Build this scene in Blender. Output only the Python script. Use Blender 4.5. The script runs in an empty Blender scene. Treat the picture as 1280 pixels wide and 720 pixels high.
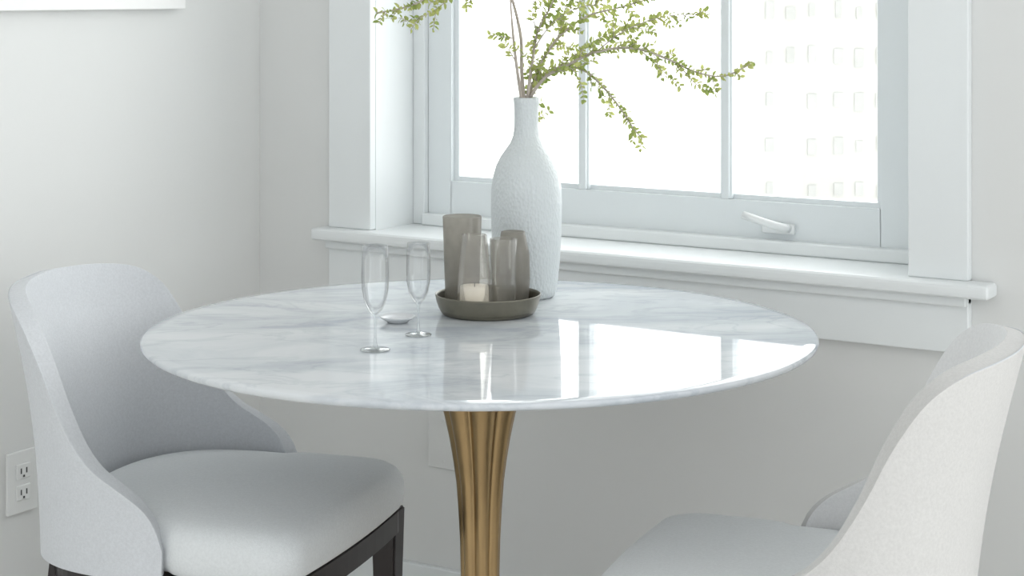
import bpy, bmesh, math, random
from mathutils import Vector, Matrix
random.seed(7)
S = bpy.context.scene
COL = S.collection
PI = math.pi
R = math.radians

# ------------------------------------------------------------------ camera numbers
F = 2315.0
YAW = R(32.24)
CX, CY, CZ = 2.164, -3.152, 1.29
HY = -10.0
def at(px, py, t):
    k = (px-640)/F
    return Vector((CX+t*(k*math.cos(YAW)-math.sin(YAW)), CY+t*(k*math.sin(YAW)+math.cos(YAW)), CZ-(py-HY)/F*t))
def wp(wx, wy, z=0):     # view-aligned ground coords -> room coords
    return Vector((CX+wx*math.cos(YAW)-wy*math.sin(YAW), CY+wx*math.sin(YAW)+wy*math.cos(YAW), z))

# ------------------------------------------------------------------ materials
def mat(name, col, rough=0.5, metal=0.0, bump=None, var=None, coat=0.0, sheen=0.0, spec=0.5, emit=0.0):
    m = bpy.data.materials.new(name); m.use_nodes = True
    nt = m.node_tree; b = nt.nodes['Principled BSDF']
    b.inputs['Base Color'].default_value = (*col, 1)
    b.inputs['Roughness'].default_value = rough
    b.inputs['Metallic'].default_value = metal
    b.inputs['Coat Weight'].default_value = coat
    b.inputs['Sheen Weight'].default_value = sheen
    b.inputs['Specular IOR Level'].default_value = spec
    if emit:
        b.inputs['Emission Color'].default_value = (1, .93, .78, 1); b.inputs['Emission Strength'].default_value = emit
    tc = nt.nodes.new('ShaderNodeTexCoord')
    if var:
        scale, amt = var
        n = nt.nodes.new('ShaderNodeTexNoise'); n.inputs['Scale'].default_value = scale; n.inputs['Detail'].default_value = 4
        nt.links.new(tc.outputs['Object'], n.inputs['Vector'])
        r = nt.nodes.new('ShaderNodeValToRGB')
        r.color_ramp.elements[0].position = .3; r.color_ramp.elements[1].position = .7
        r.color_ramp.elements[0].color = (*[c*(1-amt) for c in col], 1)
        r.color_ramp.elements[1].color = (*[min(1, c*(1+amt)) for c in col], 1)
        nt.links.new(n.outputs['Fac'], r.inputs['Fac']); nt.links.new(r.outputs['Color'], b.inputs['Base Color'])
    if bump:
        scale, strength, dist = bump
        n2 = nt.nodes.new('ShaderNodeTexNoise'); n2.inputs['Scale'].default_value = scale; n2.inputs['Detail'].default_value = 3
        nt.links.new(tc.outputs['Object'], n2.inputs['Vector'])
        bp = nt.nodes.new('ShaderNodeBump'); bp.inputs['Strength'].default_value = strength; bp.inputs['Distance'].default_value = dist
        nt.links.new(n2.outputs['Fac'], bp.inputs['Height']); nt.links.new(bp.outputs['Normal'], b.inputs['Normal'])
    return m

M = {}
M['wall'] = mat('wall_paint', (.735, .743, .733), .85, var=(1.5, .012), bump=(160, .08, .001))
M['trim'] = mat('trim_paint', (.79, .82, .825), .35, var=(3, .01))
M['sash'] = mat('sash_paint', (.76, .80, .815), .35, var=(3, .01))
M['ceil'] = mat('ceiling_paint', (.82, .82, .82), .9, var=(2, .01))
M['plastic'] = mat('outlet_plastic', (.8, .81, .8), .3, var=(5, .01))
M['slot'] = mat('outlet_slot', (.06, .06, .06), .6, var=(5, .02))
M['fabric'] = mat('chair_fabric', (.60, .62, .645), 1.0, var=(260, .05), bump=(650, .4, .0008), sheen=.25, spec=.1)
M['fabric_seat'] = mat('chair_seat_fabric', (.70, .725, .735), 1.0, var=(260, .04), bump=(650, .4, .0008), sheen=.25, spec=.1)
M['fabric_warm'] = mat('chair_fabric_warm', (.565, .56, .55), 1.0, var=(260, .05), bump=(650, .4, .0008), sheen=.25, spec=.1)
M['fabric_lit'] = mat('chair_fabric_lit', (.76, .765, .77), 1.0, var=(260, .04), bump=(650, .4, .0008), sheen=.25, spec=.1)  # paler copy of the upholstery, light painted onto right chair's shaded inner back
M['piping'] = mat('piping_fabric', (.54, .56, .58), .9, var=(40, .05))
M['wood'] = mat('dark_walnut', (.018, .012, .012), .35, var=(12, .3))
M['gold'] = mat('antique_brass', (.41, .285, .145), .30, metal=1.0, var=(8, .1))
M['dish'] = mat('dish_metal', (.17, .16, .125), .38, metal=.4, var=(30, .15), bump=(120, .2, .001))
M['wax'] = mat('candle_wax_glow', (.92, .90, .85), .5, var=(10, .02), emit=.22)  # glow painted into the wax by faint emission; no flame modelled
M['wick'] = mat('wick', (.08, .07, .06), .9, var=(10, .1))
M['saucer'] = mat('white_porcelain', (.62, .64, .66), .25, var=(10, .01))
M['bark'] = mat('branch_bark', (.46, .41, .36), .8, var=(40, .15))
M['frame'] = mat('frame_white', (.86, .86, .85), .4, var=(5, .01))
M['mat'] = mat('picture_mat', (.87, .87, .86), .8, var=(5, .01))
M['latch'] = mat('window_handle_metal', (.80, .82, .82), .3, var=(10, .02))
M['facade'] = mat('pale_facade', (.585, .585, .56), .9, var=(.2, .01))
M['farglass'] = mat('far_window_glass', (.525, .53, .515), .9, var=(.5, .05))
M['ground'] = mat('street_ground', (.85, .84, .81), .9, var=(.05, .03))

def nodes(name):
    m = bpy.data.materials.new(name); m.use_nodes = True
    nt = m.node_tree; nt.nodes.clear()
    out = nt.nodes.new('ShaderNodeOutputMaterial')
    return m, nt, out

def glassy(name, tint, refl=.06, edge=.5, body=0.0, bodycol=(.5, .47, .4), rough=.03, dark=.7):
    m, nt, out = nodes(name)
    tr = nt.nodes.new('ShaderNodeBsdfTransparent')
    gl = nt.nodes.new('ShaderNodeBsdfGlossy'); gl.inputs['Roughness'].default_value = rough
    lw = nt.nodes.new('ShaderNodeLayerWeight'); lw.inputs['Blend'].default_value = .25
    cr = nt.nodes.new('ShaderNodeValToRGB')
    cr.color_ramp.elements[0].color = (*tint, 1); cr.color_ramp.elements[1].color = (*[c*dark for c in tint], 1)
    cr.color_ramp.elements[0].position = .3; cr.color_ramp.elements[1].position = .98
    nt.links.new(lw.outputs['Facing'], cr.inputs['Fac']); nt.links.new(cr.outputs['Color'], tr.inputs['Color'])
    mr = nt.nodes.new('ShaderNodeMapRange'); mr.inputs['To Min'].default_value = refl; mr.inputs['To Max'].default_value = edge
    nt.links.new(lw.outputs['Fresnel'], mr.inputs['Value'])
    mx = nt.nodes.new('ShaderNodeMixShader')
    nt.links.new(mr.outputs['Result'], mx.inputs['Fac'])
    nt.links.new(tr.outputs[0], mx.inputs[1]); nt.links.new(gl.outputs[0], mx.inputs[2])
    last = mx
    if body > 0:
        df = nt.nodes.new('ShaderNodeBsdfDiffuse')
        tl = nt.nodes.new('ShaderNodeBsdfTranslucent')
        n = nt.nodes.new('ShaderNodeTexNoise'); n.inputs['Scale'].default_value = 60
        tc = nt.nodes.new('ShaderNodeTexCoord'); nt.links.new(tc.outputs['Object'], n.inputs['Vector'])
        r = nt.nodes.new('ShaderNodeValToRGB')
        r.color_ramp.elements[0].color = (*[c*.85 for c in bodycol], 1); r.color_ramp.elements[1].color = (*[c*1.15 for c in bodycol], 1)
        nt.links.new(n.outputs['Fac'], r.inputs['Fac'])
        nt.links.new(r.outputs['Color'], df.inputs['Color']); nt.links.new(r.outputs['Color'], tl.inputs['Color'])
        m1 = nt.nodes.new('ShaderNodeMixShader'); m1.inputs[0].default_value = .5
        nt.links.new(df.outputs[0], m1.inputs[1]); nt.links.new(tl.outputs[0], m1.inputs[2])
        m2 = nt.nodes.new('ShaderNodeMixShader'); m2.inputs[0].default_value = body
        nt.links.new(mx.outputs[0], m2.inputs[1]); nt.links.new(m1.outputs[0], m2.inputs[2])
        last = m2
    nt.links.new(last.outputs[0], out.inputs['Surface'])
    return m
M['glass'] = glassy('window_glass', (.98, .985, .985), .02, .3)
M['clear'] = glassy('clear_glass', (.992, .995, .996), .03, .5, dark=.98)
M['stemglass'] = glassy('clear_stem_glass', (.92, .94, .945), .18, .7, dark=.86)
M['smoke'] = glassy('smoky_glass', (.94, .93, .91), .04, .5, body=.11, bodycol=(.78, .77, .73), dark=.82)
M['taupe'] = glassy('taupe_glass', (.75, .73, .69), .04, .35, body=.40, bodycol=(.55, .535, .50), rough=.15, dark=.68)

def marble():
    m = bpy.data.materials.new('white_marble'); m.use_nodes = True
    nt = m.node_tree; b = nt.nodes['Principled BSDF']
    tc = nt.nodes.new('ShaderNodeTexCoord')
    mp = nt.nodes.new('ShaderNodeMapping'); mp.inputs['Rotation'].default_value = (0, 0, R(-22)); mp.inputs['Scale'].default_value = (1.2, 2.5, 1)
    nt.links.new(tc.outputs['Object'], mp.inputs['Vector'])
    n1 = nt.nodes.new('ShaderNodeTexNoise'); n1.inputs['Scale'].default_value = 2.0; n1.inputs['Detail'].default_value = 7; n1.inputs['Roughness'].default_value = .6; n1.inputs['Distortion'].default_value = .8
    n2 = nt.nodes.new('ShaderNodeTexNoise'); n2.inputs['Scale'].default_value = 3.4; n2.inputs['Detail'].default_value = 9; n2.inputs['Roughness'].default_value = .58; n2.inputs['Distortion'].default_value = 1.0
    nt.links.new(mp.outputs[0], n1.inputs['Vector']); nt.links.new(mp.outputs[0], n2.inputs['Vector'])
    r1 = nt.nodes.new('ShaderNodeValToRGB')
    e = r1.color_ramp.elements
    e[0].position = .35; e[0].color = (.44, .48, .525, 1); e[1].position = .58; e[1].color = (.66, .685, .705, 1)
    nt.links.new(n1.outputs['Fac'], r1.inputs['Fac'])
    r2 = nt.nodes.new('ShaderNodeValToRGB')
    e = r2.color_ramp.elements
    e[0].position = .46; e[0].color = (1, 1, 1, 1); e[1].position = .54; e[1].color = (1, 1, 1, 1)
    k = r2.color_ramp.elements.new(.5); k.color = (.82, .84, .86, 1)
    nt.links.new(n2.outputs['Fac'], r2.inputs['Fac'])
    mx = nt.nodes.new('ShaderNodeMix'); mx.data_type = 'RGBA'; mx.blend_type = 'MULTIPLY'; mx.inputs['Factor'].default_value = .8
    nt.links.new(r1.outputs['Color'], mx.inputs[6]); nt.links.new(r2.outputs['Color'], mx.inputs[7])
    nt.links.new(mx.outputs[2], b.inputs['Base Color'])
    b.inputs['Roughness'].default_value = .03
    b.inputs['IOR'].default_value = 1.38
    return m
M['marble'] = marble()

def ceramic():
    m = bpy.data.materials.new('white_textured_ceramic'); m.use_nodes = True
    nt = m.node_tree; b = nt.nodes['Principled BSDF']
    b.inputs['Base Color'].default_value = (.61, .65, .66, 1); b.inputs['Roughness'].default_value = .4
    tc = nt.nodes.new('ShaderNodeTexCoord')
    mp = nt.nodes.new('ShaderNodeMapping'); mp.inputs['Scale'].default_value = (1, 1, .6)
    v = nt.nodes.new('ShaderNodeTexVoronoi'); v.inputs['Scale'].default_value = 220
    nt.links.new(tc.outputs['Object'], mp.inputs['Vector']); nt.links.new(mp.outputs[0], v.inputs['Vector'])
    bp = nt.nodes.new('ShaderNodeBump'); bp.inputs['Strength'].default_value = .7; bp.inputs['Distance'].default_value = .0018
    nt.links.new(v.outputs['Distance'], bp.inputs['Height']); nt.links.new(bp.outputs[0], b.inputs['Normal'])
    return m
M['ceramic'] = ceramic()

def leafmat():
    m, nt, out = nodes('leaf_green')
    tc = nt.nodes.new('ShaderNodeTexCoord')
    n = nt.nodes.new('ShaderNodeTexNoise'); n.inputs['Scale'].default_value = 35
    nt.links.new(tc.outputs['Object'], n.inputs['Vector'])
    r = nt.nodes.new('ShaderNodeValToRGB')
    r.color_ramp.elements[0].position = .35; r.color_ramp.elements[0].color = (.26, .33, .10, 1)
    r.color_ramp.elements[1].position = .68; r.color_ramp.elements[1].color = (.56, .58, .23, 1)
    nt.links.new(n.outputs['Fac'], r.inputs['Fac'])
    d = nt.nodes.new('ShaderNodeBsdfDiffuse'); t = nt.nodes.new('ShaderNodeBsdfTranslucent')
    nt.links.new(r.outputs[0], d.inputs[0]); nt.links.new(r.outputs[0], t.inputs[0])
    mx = nt.nodes.new('ShaderNodeMixShader'); mx.inputs[0].default_value = .4
    nt.links.new(d.outputs[0], mx.inputs[1]); nt.links.new(t.outputs[0], mx.inputs[2]); nt.links.new(mx.outputs[0], out.inputs[0])
    return m
M['leaf'] = leafmat()

def floormat():
    m = bpy.data.materials.new('oak_floor'); m.use_nodes = True
    nt = m.node_tree; b = nt.nodes['Principled BSDF']
    tc = nt.nodes.new('ShaderNodeTexCoord')
    br = nt.nodes.new('ShaderNodeTexBrick'); br.inputs['Scale'].default_value = 1
    br.inputs['Brick Width'].default_value = 1.4; br.inputs['Row Height'].default_value = .12; br.inputs['Mortar Size'].default_value = .002
    br.inputs['Color1'].default_value = (.68, .665, .63, 1); br.inputs['Color2'].default_value = (.73, .715, .68, 1); br.inputs['Mortar'].default_value = (.3, .28, .25, 1)
    nt.links.new(tc.outputs['Object'], br.inputs['Vector']); nt.links.new(br.outputs['Color'], b.inputs['Base Color'])
    b.inputs['Roughness'].default_value = .45
    return m
M['floor'] = floormat()

# ------------------------------------------------------------------ mesh helpers
def link(name, bm, m, parent=None, smooth=False, loc=None):
    me = bpy.data.meshes.new(name)
    bmesh.ops.recalc_face_normals(bm, faces=bm.faces[:])
    bm.to_mesh(me); bm.free()
    if smooth:
        for p in me.polygons: p.use_smooth = True
    me.materials.append(m)
    o = bpy.data.objects.new(name, me); COL.objects.link(o)
    if loc is not None: o.location = loc
    if parent: o.parent = parent
    return o
def box(bm, x0, x1, y0, y1, z0, z1, bev=0):
    r = bmesh.ops.create_cube(bm, size=1)
    vs = r['verts']
    for v in vs:
        v.co = Vector(((x0+x1)/2+v.co.x*(x1-x0), (y0+y1)/2+v.co.y*(y1-y0), (z0+z1)/2+v.co.z*(z1-z0)))
    if bev:
        es = list({e for v in vs for e in v.link_edges})
        bmesh.ops.bevel(bm, geom=es, offset=bev, segments=3, affect='EDGES', profile=.6)
    return vs
def lathe(bm, prof, n=48, mod=None, close=False):
    rings = []
    for (r, z) in prof:
        if r < 1e-6: rings.append([bm.verts.new((0, 0, z))])
        else:
            ring = []
            for i in range(n):
                a = 2*PI*i/n
                rr = r*(mod(a, z) if mod else 1)
                ring.append(bm.verts.new((rr*math.cos(a), rr*math.sin(a), z)))
            rings.append(ring)
    for A, B in zip(rings[:-1], rings[1:]):
        for i in range(n):
            j = (i+1) % n
            if len(A) == 1 and len(B) == 1: continue
            if len(A) == 1: bm.faces.new((A[0], B[i], B[j]))
            elif len(B) == 1: bm.faces.new((A[i], A[j], B[0]))
            else: bm.faces.new((A[i], A[j], B[j], B[i]))
def tube(bm, pts, rad, n=8, cap=True):
    pts = [Vector(p) for p in pts]
    rings = []
    for i, p in enumerate(pts):
        d = (pts[min(i+1, len(pts)-1)]-pts[max(i-1, 0)]).normalized()
        ref = Vector((0, 0, 1)) if abs(d.z) < .9 else Vector((1, 0, 0))
        a = d.cross(ref).normalized(); b = d.cross(a)
        r = rad[i] if isinstance(rad, (list, tuple)) else rad
        rings.append([bm.verts.new(p+a*r*math.cos(2*PI*k/n)+b*r*math.sin(2*PI*k/n)) for k in range(n)])
    for A, B in zip(rings[:-1], rings[1:]):
        for k in range(n):
            bm.faces.new((A[k], A[(k+1) % n], B[(k+1) % n], B[k]))
    if cap:
        bm.faces.new(rings[0]); bm.faces.new(rings[-1][::-1])
def empty(name, loc, rz=0, label=None, cat=None, group=None):
    o = bpy.data.objects.new(name, None); COL.objects.link(o)
    o.location = loc; o.rotation_euler = (0, 0, rz); o.empty_display_size = .05
    if label: o['label'] = label
    if cat: o['category'] = cat
    if group: o['group'] = group
    return o
def catmull(pts, sub=8):
    out = []
    P = [pts[0]]+list(pts)+[pts[-1]]
    for i in range(1, len(P)-2):
        p0, p1, p2, p3 = P[i-1], P[i], P[i+1], P[i+2]
        for j in range(sub):
            t = j/sub
            out.append(.5*((2*p1)+(-p0+p2)*t+(2*p0-5*p1+4*p2-p3)*t*t+(-p0+3*p1-3*p2+p3)*t**3))
    out.append(pts[-1])
    return out
def interp(xs, ys, x):
    if x <= xs[0]: return ys[0]
    n = len(xs)
    for i in range(n-1):
        if x <= xs[i+1]:
            h = xs[i+1]-xs[i]; t = (x-xs[i])/h
            m0 = (ys[i+1]-ys[max(i-1, 0)])/(xs[i+1]-xs[max(i-1, 0)])*h
            m1 = (ys[min(i+2, n-1)]-ys[i])/(xs[min(i+2, n-1)]-xs[i])*h
            return (2*t**3-3*t*t+1)*ys[i]+(t**3-2*t*t+t)*m0+(-2*t**3+3*t*t)*ys[i+1]+(t**3-t*t)*m1
    return ys[-1]
def struct(o): o['kind'] = 'structure'; return o

# ------------------------------------------------------------------ room shell
XL, XR, YB, H = -.48, 3.6, -5.0, 2.6
ox0, ox1, oz0, oz1 = -.164, 1.013, .765, 2.25
b = bmesh.new(); box(b, XL-.2, XR, YB, .25, -.1, 0); struct(link('floor', b, M['floor']))
b = bmesh.new(); box(b, XL-.2, XR, YB, .25, H, H+.1); struct(link('ceiling', b, M['ceil']))
b = bmesh.new(); box(b, XL-.2, XL, YB, .25, 0, H); struct(link('wall_left', b, M['wall']))
b = bmesh.new()
box(b, XL, ox0-.012, 0, .25, 0, H); box(b, ox1+.012, XR, 0, .25, 0, H)
box(b, ox0-.012, ox1+.012, 0, .25, 0, oz0-.03); box(b, ox0-.012, ox1+.012, 0, .25, oz1+.012, H)
struct(link('wall_back', b, M['wall']))
b = bmesh.new(); box(b, XL+.016, XR, -.016, 0, 0, .105, .003); struct(link('baseboard_back', b, M['trim']))
b = bmesh.new(); box(b, XL, XL+.016, YB, 0, 0, .105, .003); struct(link('baseboard_left', b, M['trim']))

# ------------------------------------------------------------------ window
W = empty('window_1', (ox0, 0, oz0)); W['kind'] = 'structure'
def wpart(name, fn, m, smooth=False, parent=None):
    bb = bmesh.new(); fn(bb)
    for v in bb.verts: v.co -= Vector((ox0, 0, oz0))
    return link(name, bb, m, parent or W, smooth)
def casing(x0, x1):
    def f(bb):
        box(bb, x0, x1, -.02, 0, .789, oz1+.11, .003)
    return f
wpart('casing', casing(-.274, ox0), M['trim']); wpart('casing', casing(ox1, 1.122), M['trim'])
wpart('head_casing', lambda bb: box(bb, ox0, ox1, -.02, 0, oz1, oz1+.11, .003), M['trim'])
wpart('jamb', lambda bb: box(bb, ox0-.012, ox0, 0, .25, .76, oz1+.012), M['trim'])
wpart('jamb', lambda bb: box(bb, ox1, ox1+.012, 0, .25, .76, oz1+.012), M['trim'])
wpart('jamb', lambda bb: box(bb, ox0, ox1, 0, .25, oz1, oz1+.012), M['trim'])
def sill(bb):
    box(bb, -.297, 1.168, -.055, -.0, .763, .789, .009)
    box(bb, ox0, ox1, -.002, .25, .74, .787)
wpart('window_sill', sill, M['trim'])
wpart('apron', lambda bb: (box(bb, -.274, 1.122, -.02, 0, .662, .763, .003), box(bb, -.274, 1.122, -.034, 0, .745, .763, .005)), M['trim'])
fy0, fy1 = .135, .21
def frame(bb):
    box(bb, ox0, ox0+.03, fy0, fy1, .787, oz1, .003)
    box(bb, ox1-.045, ox1, fy0, fy1, .787, oz1, .003)
    box(bb, ox0+.03, ox1-.045, fy0, fy1, oz1-.04, oz1, .003)
    box(bb, ox0+.03, ox1-.045, fy0-.012, fy1, .787, .812, .005)
wpart('window_frame', frame, M['trim'])
gx0, gx1, gz0, gz1 = -.073, .897, .883, oz1-.1
def sash(bb):
    y0, y1 = .150, .195
    box(bb, ox0+.031, gx0, y0, y1, .812, oz1-.041)
    box(bb, gx1, ox1-.046, y0, y1, .812, oz1-.041)
    box(bb, gx0-.001, gx1+.001, y0, y1, .812, gz0)
    box(bb, gx0-.001, gx1+.001, y0, y1, gz1, oz1-.041)
    box(bb, gx0-.001, gx0+.012, .162, .19, gz0-.001, gz1); box(bb, gx1-.01, gx1+.001, .162, .19, gz0-.001, gz1); box(bb, gx0, gx1, .163, .19, gz0-.001, gz0+.01)
sh = wpart('sash', sash, M['sash'])
for mx_ in (.252, .576):
    wpart('mullion', lambda bb: (box(bb, mx_-.013, mx_+.013, .155, .192, gz0, gz1, .004), box(bb, mx_-.009, mx_+.009, .149, .20, gz0, gz1, .003)), M['sash'])
for a_, b_ in ((gx0, .239), (.265, .563), (.589, gx1)):
    wpart('pane', lambda bb: box(bb, a_, b_, .172, .175, gz0, gz1), M['glass'])
def handle(bb):
    c = at(965, 283, 3.58)
    cx = c.x
    box(bb, cx-.020, cx+.047, .138, .151, .824, .844, .004)
    tube(bb, [(cx+.035, .145, .835), (cx+.035, .122, .838), (cx+.0, .112, .848), (cx-.045, .109, .860)], [.009, .0085, .0075, .0075], 10)
wpart('crank_handle', handle, M['latch'], True)

# ------------------------------------------------------------------ outlets
t = empty('wall_outlet', (XL, -.695, .369), PI/2, 'white electrical outlet on the left wall behind the left chair', 'outlet')
bb = bmesh.new(); box(bb, -.038, .038, -.006, 0, -.058, .058, .002); link('cover_plate', bb, M['plastic'], t)
for s in (-1, 1):
    bb = bmesh.new(); box(bb, -.017, .017, -.009, -.005, s*.020-.014, s*.020+.014, .002); k = link('socket', bb, M['plastic'], t)
    bb = bmesh.new()
    box(bb, -.008, -.0055, -.0096, -.0085, s*.020-.004, s*.020+.006); box(bb, .0055, .008, -.0096, -.0085, s*.020-.004, s*.020+.006)
    box(bb, -.002, .002, -.0096, -.0085, s*.020-.011, s*.020-.007)
    link('socket_slots', bb, M['slot'], k)
t = empty('wall_plate', (.012, 0, .367), 0, 'blank wall-coloured cover plate below the window, behind the brass pedestal', 'wall plate')
bb = bmesh.new(); box(bb, -.038, .038, -.005, 0, -.058, .058, .002); link('cover_plate', bb, M['wall'], t)
for s in (-1, 1):
    bb = bmesh.new(); box(bb, -.003, .003, -.0062, -.0045, s*.042-.003, s*.042+.003, .001)
    link('screw', bb, M['wall'], t)

# ------------------------------------------------------------------ picture frame
pf = empty('picture_frame', (XL, -.27, 1.255), 0, 'white picture frame hanging on the left wall, only its bottom edge in view', 'picture frame')
bb = bmesh.new(); w_, h_ = .9, .7
box(bb, 0, .028, -w_, 0, 0, .03, .002); box(bb, 0, .028, -w_, 0, h_-.03, h_, .002)
box(bb, 0, .028, -w_, -w_+.03, .03, h_-.03, .002); box(bb, 0, .028, -.03, 0, .03, h_-.03, .002)
link('frame', bb, M['frame'], pf)
bb = bmesh.new(); box(bb, 0, .014, -w_+.03, -.03, .03, h_-.03); link('mat_board', bb, M['mat'], pf)

# ------------------------------------------------------------------ table
TC = wp(-.0505, 2.965); TR = .535; TZ = .75
tb = empty('dining_table', (TC.x, TC.y, 0), R(32), 'round white marble pedestal table with fluted brass stem', 'table')
bb = bmesh.new()
lathe(bb, [(0, TZ), (TR-.02, TZ), (TR-.004, TZ-.0006), (TR-.001, TZ-.002), (TR, TZ-.0045), (TR-.001, TZ-.008), (TR-.005, TZ-.0115), (TR-.04, TZ-.019), (0, TZ-.019)], 160)
top = link('tabletop', bb, M['marble'], tb, True)
for p_ in top.data.polygons:
    if abs(p_.normal.z) > .999 and p_.center.z > TZ-.0001: p_.use_smooth = False
NF = 7
def flute(a, z):
    return 1-.19*(1-abs(math.sin(a*NF/2+.35))**.9)
prof = [(.0, .731), (.103, .731), (.099, .722), (.088, .70), (.076, .67), (.066, .64), (.0583, .612), (.050, .575), (.044, .54), (.039, .505), (.0355, .46), (.033, .41), (.0318, .36), (.0318, .31), (.0335, .26), (.0375, .21), (.045, .16), (.059, .11), (.086, .07), (.125, .045), (.17, .03), (.2, .022)]
bb = bmesh.new(); lathe(bb, prof, NF*24, flute); link('pedestal', bb, M['gold'], tb, True)
bb = bmesh.new(); lathe(bb, [(0, .024), (.20, .024), (.235, .018), (.245, .008), (.245, 0), (0, 0)], 96); link('base_plate', bb, M['gold'], tb, True)

# ------------------------------------------------------------------ chair
def plan(phi, Wd, Dp, e=.70):
    c, s = math.cos(phi), math.sin(phi)
    return Vector((-Dp*abs(c)**e, Wd*math.copysign(abs(s)**e, s), 0))
def arc(Wd, Dp, n, ext=0.0):
    raw = [plan(-PI/2+PI*i/1500, Wd, Dp) for i in range(1501)]
    if ext: raw = [Vector((ext, -Wd, 0))]+raw+[Vector((ext, Wd, 0))]
    L = [0]
    for p, q in zip(raw[:-1], raw[1:]): L.append(L[-1]+(q-p).length)
    out = []; k = 0
    for i in range(n+1):
        d = L[-1]*i/n
        while k < len(L)-2 and L[k+1] < d: k += 1
        t = (d-L[k])/max(1e-9, L[k+1]-L[k]); out.append(raw[k].lerp(raw[k+1], t))
    return out, L[-1]
SD = [0, .010, .025, .05, .08, .115, .15, .185, .215, .25, .30, .45]
SZ = [.442, .476, .501, .522, .539, .559, .594, .652, .720, .777, .805, .817]
def make_chair(label):
    t = empty('dining_chair', (0, 0, 0), 0, label, 'chair', 'upholstered chairs at the marble table')
    n = 110; rows = 14; z0 = .398
    P, LT = arc(.253, .262, n, .012)
    bb = bmesh.new(); grid = []; toppts = []
    for i, p in enumerate(P):
        s = abs(2*i/n-1)
        dist = (1-s)*LT/2
        zt = interp(SD, SZ, dist)
        a0, a1 = max(i-5, 0), min(i+5, n)
        tan = (P[a1]-P[a0]).normalized(); nrm = Vector((tan.y, -tan.x, 0))
        if nrm.dot(p+Vector((.12, 0, 0))) < 0: nrm = -nrm
        back = .5+.5*math.cos(PI*min(1, s/.8))
        col = []
        tip = max(0, 1-dist/.06)
        for j in range(rows+1):
            z = z0+(zt-z0)*j/rows
            q = (z-z0)/.42
            off = (.018+.062*back)*q - .012*math.sin(PI*min(1, q)) - .012*tip*tip
            v = p+nrm*off; v = Vector((v.x, v.y, z)); col.append(bb.verts.new(v))
        toppts.append(Vector(col[-1].co)+nrm*.0125+Vector((0, 0, -.003)))
        grid.append(col)
    for i in range(n):
        for j in range(rows): bb.faces.new((grid[i][j], grid[i+1][j], grid[i+1][j+1], grid[i][j+1]))
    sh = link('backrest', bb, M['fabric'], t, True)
    mid = sh.data.polygons[(n//2)*rows+3]
    if mid.normal.x > 0: sh.data.flip_normals()
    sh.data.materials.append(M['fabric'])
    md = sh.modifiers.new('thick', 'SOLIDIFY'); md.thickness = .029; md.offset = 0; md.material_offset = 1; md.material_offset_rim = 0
    md = sh.modifiers.new('bev', 'BEVEL'); md.width = .013; md.segments = 6; md.limit_method = 'ANGLE'; md.angle_limit = R(60)
    bb = bmesh.new(); tube(bb, toppts, .0013, 8); link('piping', bb, M['piping'], sh, True)
    def outline(Wi, Di, Wf, xf):
        A, _ = arc(Wi, Di, 60)
        pts = A[:]
        corner = []
        pts += [Vector((.014, Wi+.001, 0)), Vector((.032, Wf-.006, 0)), Vector((.055, Wf-.001, 0)), Vector((.08, Wf, 0)), Vector((.11, Wf, 0)), Vector((.135, Wf, 0))]
        back = [Vector((c.x, -c.y, 0)) for c in pts[61:][::-1]]
        rc = .062
        for k in range(15):
            a = PI/2-PI/2*k/14
            corner.append(Vector((xf-rc+rc*math.cos(a), Wf-rc+rc*math.sin(a), 0)))
        front = [Vector((xf+.008*(1-(y/(Wf-rc))**2), y, 0)) for y in (.15, .12, .08, .04, 0, -.04, -.08, -.12, -.15)]
        pts += corner+front+[Vector((c.x, -c.y, 0)) for c in corner[::-1]]+back
        return pts
    def loft(bb, pts, prof, cx=0.0, closed=True):
        rings = []
        m = len(pts)
        for ins, z in prof:
            ring = []
            for p in pts:
                d = Vector((p.x-cx, p.y, 0)); L = d.length
                f = 1-ins/.235
                ring.append(bb.verts.new((cx+d.x*f, d.y*f, z)))
            rings.append(ring)
        for A, B in zip(rings[:-1], rings[1:]):
            for i in range(m): bb.faces.new((A[i], A[(i+1) % m], B[(i+1) % m], B[i]))
        return rings
    ol = outline(.234, .243, .254, .228)
    bb = bmesh.new()
    rr = loft(bb, ol, [(.012, .404), (.004, .408), (0, .416), (-.002, .430), (-.002, .448), (.001, .461), (.008, .472), (.018, .480), (.033, .485), (.058, .4885), (.09, .491), (.13, .493), (.18, .494)])
    bb.faces.new(rr[0])
    c = bb.verts.new((0, 0, .4945)); L = rr[-1]
    for i in range(len(L)): bb.faces.new((L[i], L[(i+1) % len(L)], c))
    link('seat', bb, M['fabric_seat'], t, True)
    bb = bmesh.new()
    ol2 = outline(.249, .256, .248, .223)
    rr = loft(bb, ol2, [(.0, .403), (0, .366), (.03, .366), (.03, .403)])
    m = len(ol2)
    for i in range(m): bb.faces.new((rr[3][i], rr[3][(i+1) % m], rr[0][(i+1) % m], rr[0][i]))
    link('seat_rail', bb, M['wood'], t)
    for (lx, ly, dx, dy) in ((.195, .218, 0, 0), (.195, -.218, 0, 0), (-.195, .165, -.06, .015), (-.195, -.165, -.06, -.015)):
        bb = bmesh.new(); vs = box(bb, -.023, .023, -.023, .023, 0, .402)
        for v in bb.verts:
            f = 1-v.co.z/.402
            k = 1-.42*f
            v.co.x = v.co.x*k+lx+dx*f; v.co.y = v.co.y*k+ly+dy*f
        bmesh.ops.bevel(bb, geom=bb.edges[:], offset=.003, segments=2, affect='EDGES')
        link('leg', bb, M['wood'], t)
    return t
def copy_tree(o, parent=None):
    c = o.copy(); COL.objects.link(c)
    if parent: c.parent = parent
    for ch in list(o.children): copy_tree(ch, c)
    return c
ch1 = make_chair('pale grey upholstered barrel-back dining chair left of the table, facing right')
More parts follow.
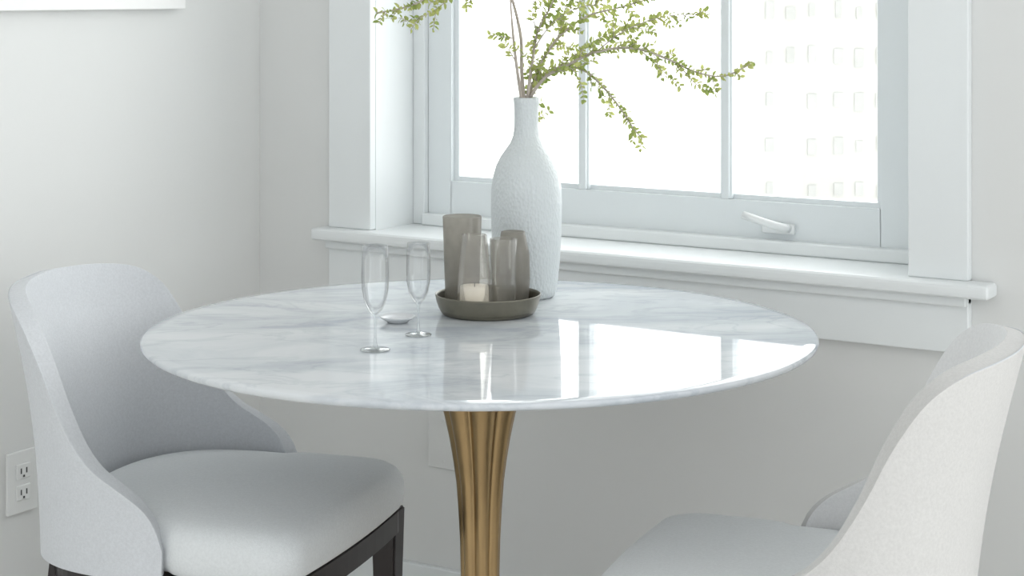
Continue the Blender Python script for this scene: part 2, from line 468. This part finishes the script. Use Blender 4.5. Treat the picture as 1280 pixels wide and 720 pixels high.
ch2 = copy_tree(ch1)
ch2['label'] = 'pale grey upholstered barrel-back dining chair right of the table, cut off by the photo edge'
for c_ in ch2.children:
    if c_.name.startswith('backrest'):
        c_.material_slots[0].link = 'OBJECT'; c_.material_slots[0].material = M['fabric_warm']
        c_.material_slots[1].link = 'OBJECT'; c_.material_slots[1].material = M['fabric_lit']
p = wp(-.467, 3.045); ch1.location = p; ch1.rotation_euler.z = R(-18.1)+YAW
p = wp(.360, 2.578); ch2.location = p; ch2.rotation_euler.z = R(159.8)+YAW; ch2.scale = (.97, 1, 1.015)

# ------------------------------------------------------------------ vase
t_v = 3.285
VC = at(658, 370, t_v); VC.z = TZ
vs = empty('vase', VC, 0, 'tall white textured bottle vase holding leafy branches', 'vase')
bb = bmesh.new()
pr = [(0, 0), (.045, 0), (.051, .004), (.055, .02), (.059, .06), (.0618, .11), (.0628, .16), (.0622, .19), (.0595, .212), (.054, .232), (.046, .248), (.037, .261), (.0285, .273), (.0235, .286), (.0215, .30), (.0215, .33), (.0228, .347), (.0232, .352), (.0215, .3535), (.0185, .351), (.0175, .33), (.0175, .295), (.03, .262), (.045, .235), (.055, .19), (.055, .1), (.045, .01), (0, .008)]
lathe(bb, pr, 96); link('body', bb, M['ceramic'], vs, True)

# ------------------------------------------------------------------ branches
mouth = VC+Vector((0, 0, .352))
def leaf(bb, p, d, size):
    d = d.normalized()
    up = Vector((random.uniform(-1, 1), random.uniform(-1, 1), random.uniform(-.2, 1))).normalized()
    s = d.cross(up)
    if s.length < .1: return
    s.normalize(); nn = s.cross(d)
    L = size; Wd = size*.29
    a = bb.verts.new(p); e = bb.verts.new(p+d*L-nn*L*.08)
    m1 = bb.verts.new(p+d*L*.5+nn*L*.02)
    l1 = bb.verts.new(p+d*L*.33+s*Wd+nn*L*.07); l2 = bb.verts.new(p+d*L*.72+s*Wd*.8+nn*L*.04)
    r1 = bb.verts.new(p+d*L*.33-s*Wd+nn*L*.07); r2 = bb.verts.new(p+d*L*.72-s*Wd*.8+nn*L*.04)
    bb.faces.new((a, m1, l1)); bb.faces.new((m1, l2, l1)); bb.faces.new((m1, e, l2))
    bb.faces.new((a, r1, m1)); bb.faces.new((m1, r1, r2)); bb.faces.new((m1, r2, e))
def leafy(bb, sb, pts, start=0.0, dens=.0064, size=.0132, rad=.0012, twigs=True):
    L = 0; tot = sum((q-p).length for p, q in zip(pts[:-1], pts[1:]))
    nxt = tot*start; nt = tot*start+.012; side = 1
    for p, q in zip(pts[:-1], pts[1:]):
        seg = (q-p).length; d = (q-p).normalized()
        while nxt < L+seg:
            pos = p.lerp(q, (nxt-L)/seg)
            rnd = Vector((random.uniform(-1, 1), random.uniform(-1, 1), random.uniform(-1, 1)))
            rnd = (rnd-d*rnd.dot(d)).normalized()
            for sgn in (1, -1):
                leaf(bb, pos, d*.6+rnd*sgn, size*random.uniform(.7, 1.15))
            nxt += dens*random.uniform(.7, 1.3)
        if twigs:
            while nt < L+seg:
                pos = p.lerp(q, (nt-L)/seg)
                rnd = Vector((random.uniform(-1, 1), random.uniform(-1, 1), random.uniform(-.9, .9)))
                rnd = (rnd-d*rnd.dot(d)).normalized()
                rest = 1-(nt/tot)
                dirn = (d*.9+rnd*1.0).normalized(); ln = random.uniform(.022, .055)*(.45+.55*min(1, rest*3))
                tp = [pos, pos+dirn*ln*.5, pos+dirn*ln+Vector((0, 0, -.005))]
                tube(sb, tp, [.0009, .0008, .0005], 5)
                leafy(bb, sb, tp, .2, dens, size*.9, twigs=False)
                nt += random.uniform(.018, .030)
        L += seg
def branch(label, paths):
    t = empty('leafy_branch', mouth, 0, label, 'branch', 'leafy branches in the vase')
    sb, lb = bmesh.new(), bmesh.new()
    for pix, start, r0, kw in paths:
        pts = catmull([at(*q) for q in pix], 7)
        if kw.pop('root', False):
            pts = [VC+Vector((0, 0, .10)), VC+Vector((0, 0, .25))]+pts
        n = len(pts)
        tube(sb, pts, [r0*(1-.7*i/(n-1)) for i in range(n)], 7)
        if start < 1: leafy(lb, sb, pts, start, **kw)
    for bbm in (sb, lb):
        for v in bbm.verts: v.co -= mouth
    link('stem', sb, M['bark'], t, True); link('foliage', lb, M['leaf'], t)
T = t_v
branch('thin upright branch at the left of the vase mouth with few leaves', [
    ([(652, 124, T-.004), (646, 85, T-.01), (641, 40, T-.02), (638, 0, T-.03), (634, -60, T-.04)], 1, .0036, {'root': True}),
    ([(641, 48, T-.02), (628, 46, T-.02), (612, 44, T-.03)], .1, .0012, {'twigs': False}),
    ([(645, 78, T-.01), (636, 62, T-.0), (628, 52, T-.0)], .3, .0012, {'twigs': False})])
branch('long branch arching over to the upper left of the vase', [
    ([(655, 124, T), (652, 90, T+.01), (650, 40, T+.02), (632, -20, T+.02), (600, -45, T), (560, -25, T-.04), (525, 2, T-.06), (495, 12, T-.07), (470, 16, T-.08)], .62, .0036, {'root': True}),
    ([(575, -36, T-.02), (570, -12, T-.03), (550, 8, T-.03), (525, 22, T-.03), (500, 28, T-.04)], .3, .0013, {}),
    ([(590, -40, T-.02), (600, -15, T-.03), (585, 0, T-.03)], .3, .0013, {})])
branch('upright branch leaning right with leaves at the top middle', [
    ([(659, 124, T), (665, 80, T-.01), (672, 40, T-.03), (690, 5, T-.05), (715, -50, T-.06)], .55, .0036, {'root': True}),
    ([(668, 60, T-.02), (690, 30, T-.05), (722, 10, T-.08), (760, 5, T-.1)], .25, .0014, {}),
    ([(672, 40, T-.03), (665, 15, T-.05), (672, -15, T-.06)], .3, .0013, {})])
branch('long branch spreading right, its tip farthest from the vase', [
    ([(661, 124, T+.002), (680, 98, T+.0), (708, 82, T-.01), (745, 65, T-.03), (790, 60, T-.05), (830, 72, T-.06), (870, 90, T-.07), (905, 95, T-.07), (938, 80, T-.08)], .4, .0036, {'root': True}),
    ([(745, 65, T-.03), (775, 42, T-.06), (810, 26, T-.08), (850, 18, T-.1), (885, 20, T-.11)], .15, .0014, {}),
    ([(850, 82, T-.065), (870, 105, T-.07), (895, 115, T-.07)], .2, .0012, {'twigs': False}),
    ([(800, 62, T-.05), (830, 90, T-.03), (850, 108, T-.03)], .15, .0012, {'twigs': False})])
branch('drooping branch with leaves hanging down to the right of the vase neck', [
    ([(657, 124, T+.006), (672, 100, T+.02), (700, 84, T+.03), (730, 88, T+.03), (755, 110, T+.02), (775, 135, T+.01), (788, 155, T), (803, 174, T)], .5, .0034, {'root': True}),
    ([(715, 84, T+.03), (726, 105, T+.03), (730, 128, T+.03)], .3, .0012, {'twigs': False}),
    ([(700, 84, T+.03), (730, 60, T+.04), (755, 45, T+.05), (790, 35, T+.06)], .1, .0013, {})])
branch('branch rising behind the others toward the upper right', [
    ([(660, 124, T+.008), (676, 80, T+.03), (700, 45, T+.05), (735, 20, T+.06), (780, 8, T+.07), (830, -8, T+.08), (880, -30, T+.08)], .28, .0034, {'root': True}),
    ([(700, 45, T+.05), (705, 15, T+.05), (715, -20, T+.05)], .1, .0013, {})])

# ------------------------------------------------------------------ dish with candle holders
dt = 3.11
DC = at(610, 390, dt); DC.z = TZ
dd = empty('dish', DC, 0, 'shallow grey-brown metal dish holding the candle glasses', 'dish')
bb = bmesh.new(); lathe(bb, [(0, 0), (.072, 0), (.078, .003), (.083, .012), (.0865, .022), (.0885, .032), (.0890, .034), (.0875, .0345), (.0850, .030), (.0838, .020), (.082, .012), (.080, .006), (0, .005)], 72)
link('bowl', bb, M['dish'], dd, True)
vx = Vector((math.cos(YAW), math.sin(YAW), 0)); vy = Vector((-math.sin(YAW), math.cos(YAW), 0))
DZ = TZ+.0055
def holder(name, dx, dy, prof, m, label, cat):
    p = DC+vx*dx+vy*dy; p.z = DZ
    o = empty(name, p, 0, label, cat, 'glass candle holders in the dish')
    bb = bmesh.new(); lathe(bb, prof, 56); link('cup', bb, m, o, True)
    return p
def cup(r0, r1, h, th=.002, mid=None):
    mid = mid or (r0+r1)/2
    return [(0, 0), (r0*.9, 0), (r0, .004), (mid, h*.5), (r1, h), (r1-th*.5, h+.001), (r1-th, h), (mid-th, h*.5), (r0-th, .007), (0, .006)]
holder('candle_holder', -.044, .022, cup(.028, .033, .155), M['taupe'], 'tallest taupe candle holder standing at the back left of the dish', 'candle holder')
holder('candle_holder', .042, .034, [(0, 0), (.023, 0), (.026, .004), (.029, .05), (.028, .09), (.020, .128), (.0185, .1285), (.018, .127), (.026, .09), (.027, .05), (.024, .008), (0, .006)], M['taupe'], 'rounded taupe candle holder narrowing at its top, back right of the dish', 'candle holder')
pc = holder('candle_holder', -.022, -.042, cup(.0295, .0205, .132, mid=.0275), M['smoke'], 'smoky clear glass holder with a white candle inside, front of the dish', 'candle holder')
holder('candle_holder', .026, -.018, cup(.021, .023, .122, mid=.021), M['smoke'], 'empty smoky clear glass holder at the front right of the dish', 'candle holder')
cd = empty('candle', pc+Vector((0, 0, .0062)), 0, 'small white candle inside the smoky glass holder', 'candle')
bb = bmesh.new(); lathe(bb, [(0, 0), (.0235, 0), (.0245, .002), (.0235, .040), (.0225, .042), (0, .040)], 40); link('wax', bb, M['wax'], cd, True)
bb = bmesh.new(); tube(bb, [(0, 0, .039), (.0005, 0, .045), (.0015, 0, .049)], .0007, 6); link('wick', bb, M['wick'], cd)

# ------------------------------------------------------------------ small pale dish
p = at(497, 403, .54*F/413); p.z = TZ+.0003
sd = empty('saucer', p, 0, 'small pale dish lying on the table behind the stemmed glasses', 'dish')
bb = bmesh.new(); lathe(bb, [(0, 0), (.016, 0), (.018, .002), (.027, .007), (.030, .010), (.029, .0105), (.024, .007), (.015, .005), (0, .0045)], 48); link('body', bb, M['saucer'], sd, True)

# ------------------------------------------------------------------ stemmed glasses
def flute_glass(px, py, t, h, label):
    p = at(px, py, t); p.z = TZ+.0005
    o = empty('champagne_glass', p, 0, label, 'glass', 'stemmed glasses on the table')
    s = h/.155
    def L(prof, nm, m='clear'):
        bb = bmesh.new(); lathe(bb, [(r*s, z*s) for r, z in prof], 48); link(nm, bb, M[m], o, True)
    L([(0, 0), (.0215, 0), (.0222, .001), (.021, .002), (.010, .0035), (.004, .006), (0, .006)], 'foot', 'stemglass')
    L([(.0038, .005), (.0026, .012), (.0023, .03), (.0028, .048), (.0050, .056)], 'stem', 'stemglass')
    L([(0, .052), (.005, .0535), (.011, .060), (.0165, .072), (.0200, .09), (.0208, .11), (.0200, .135), (.0188, .155), (.0180, .155), (.0192, .135), (.0200, .11), (.0192, .09), (.0155, .074), (.010, .063), (0, .058)], 'bowl')
flute_glass(469, 438, .54*F/448, .158, 'small clear stemmed glass nearest the front left of the table')
flute_glass(523, 419, .54*F/429, .145, 'small clear stemmed glass standing between the other glass and the dish')

# ------------------------------------------------------------------ outside
gz = -22
b = bmesh.new(); box(b, -900, 700, 3, 1200, gz-.5, gz); struct(link('ground', b, M['ground']))
def facade(px0, px1, t, ytop, label, cells):
    P0 = at(px0, 0, t); P1 = at(px1, 0, t)
    o = empty('building', (P0.x, P0.y, gz), YAW, label, 'building')
    w = (P1-P0).length; ht = CZ-(ytop-HY)/F*t-gz
    bb = bmesh.new(); box(bb, 0, w, 0, 14, 0, ht); box(bb, -.3, w+.3, -.3, 14.3, ht, ht+.8); link('wall', bb, M['facade'], o)
    for nm, cx, cy, ww, wh in cells:
        x = (cx-px0)/F*t; z = CZ-(cy-HY)/F*t-gz
        bb = bmesh.new(); box(bb, x-ww/2, x+ww/2, -.08, .1, z-wh/2, z+wh/2); link(nm, bb, M['farglass'], o)
cells = []
for j in range(6):
    for i, cx in enumerate((962, 988, 1015, 1048, 1074, 1100, 1130)):
        if random.random() < .12: continue
        cells.append(('window', cx, -42+j*56+random.uniform(-3, 3), random.uniform(.45, .8), random.uniform(.9, 1.5)))
facade(942, 1160, 150, -260, 'tall pale apartment building with a grid of windows far outside', cells)

# ------------------------------------------------------------------ world + light
w = bpy.data.worlds.new('World'); S.world = w; w.use_nodes = True
nt = w.node_tree; nt.nodes.clear()
out = nt.nodes.new('ShaderNodeOutputWorld'); bg = nt.nodes.new('ShaderNodeBackground')
tc = nt.nodes.new('ShaderNodeTexCoord'); sp = nt.nodes.new('ShaderNodeSeparateXYZ')
nt.links.new(tc.outputs['Generated'], sp.inputs[0])
mr = nt.nodes.new('ShaderNodeMapRange'); mr.inputs['From Min'].default_value = -.35; mr.inputs['From Max'].default_value = .25
nt.links.new(sp.outputs['Y'], mr.inputs['Value'])
cr = nt.nodes.new('ShaderNodeValToRGB')
cr.color_ramp.elements[0].color = (1.24, 1.275, 1.30, 1); cr.color_ramp.elements[1].color = (4.7, 4.78, 4.78, 1)
nt.links.new(mr.outputs[0], cr.inputs[0]); nt.links.new(cr.outputs[0], bg.inputs['Color'])
bg.inputs['Strength'].default_value = 1.0
nt.links.new(bg.outputs[0], out.inputs[0])

S.view_settings.view_transform = 'Standard'
S.view_settings.exposure = 0

cam = bpy.data.cameras.new('camera'); co = bpy.data.objects.new('camera', cam); COL.objects.link(co)
cam.sensor_width = 36; cam.lens = 36*F/1280; cam.shift_y = -(360-HY)/1280
cam.clip_start = .05; cam.clip_end = 3000
co.location = (CX, CY, CZ); co.rotation_euler = (PI/2, 0, YAW)
S.camera = co
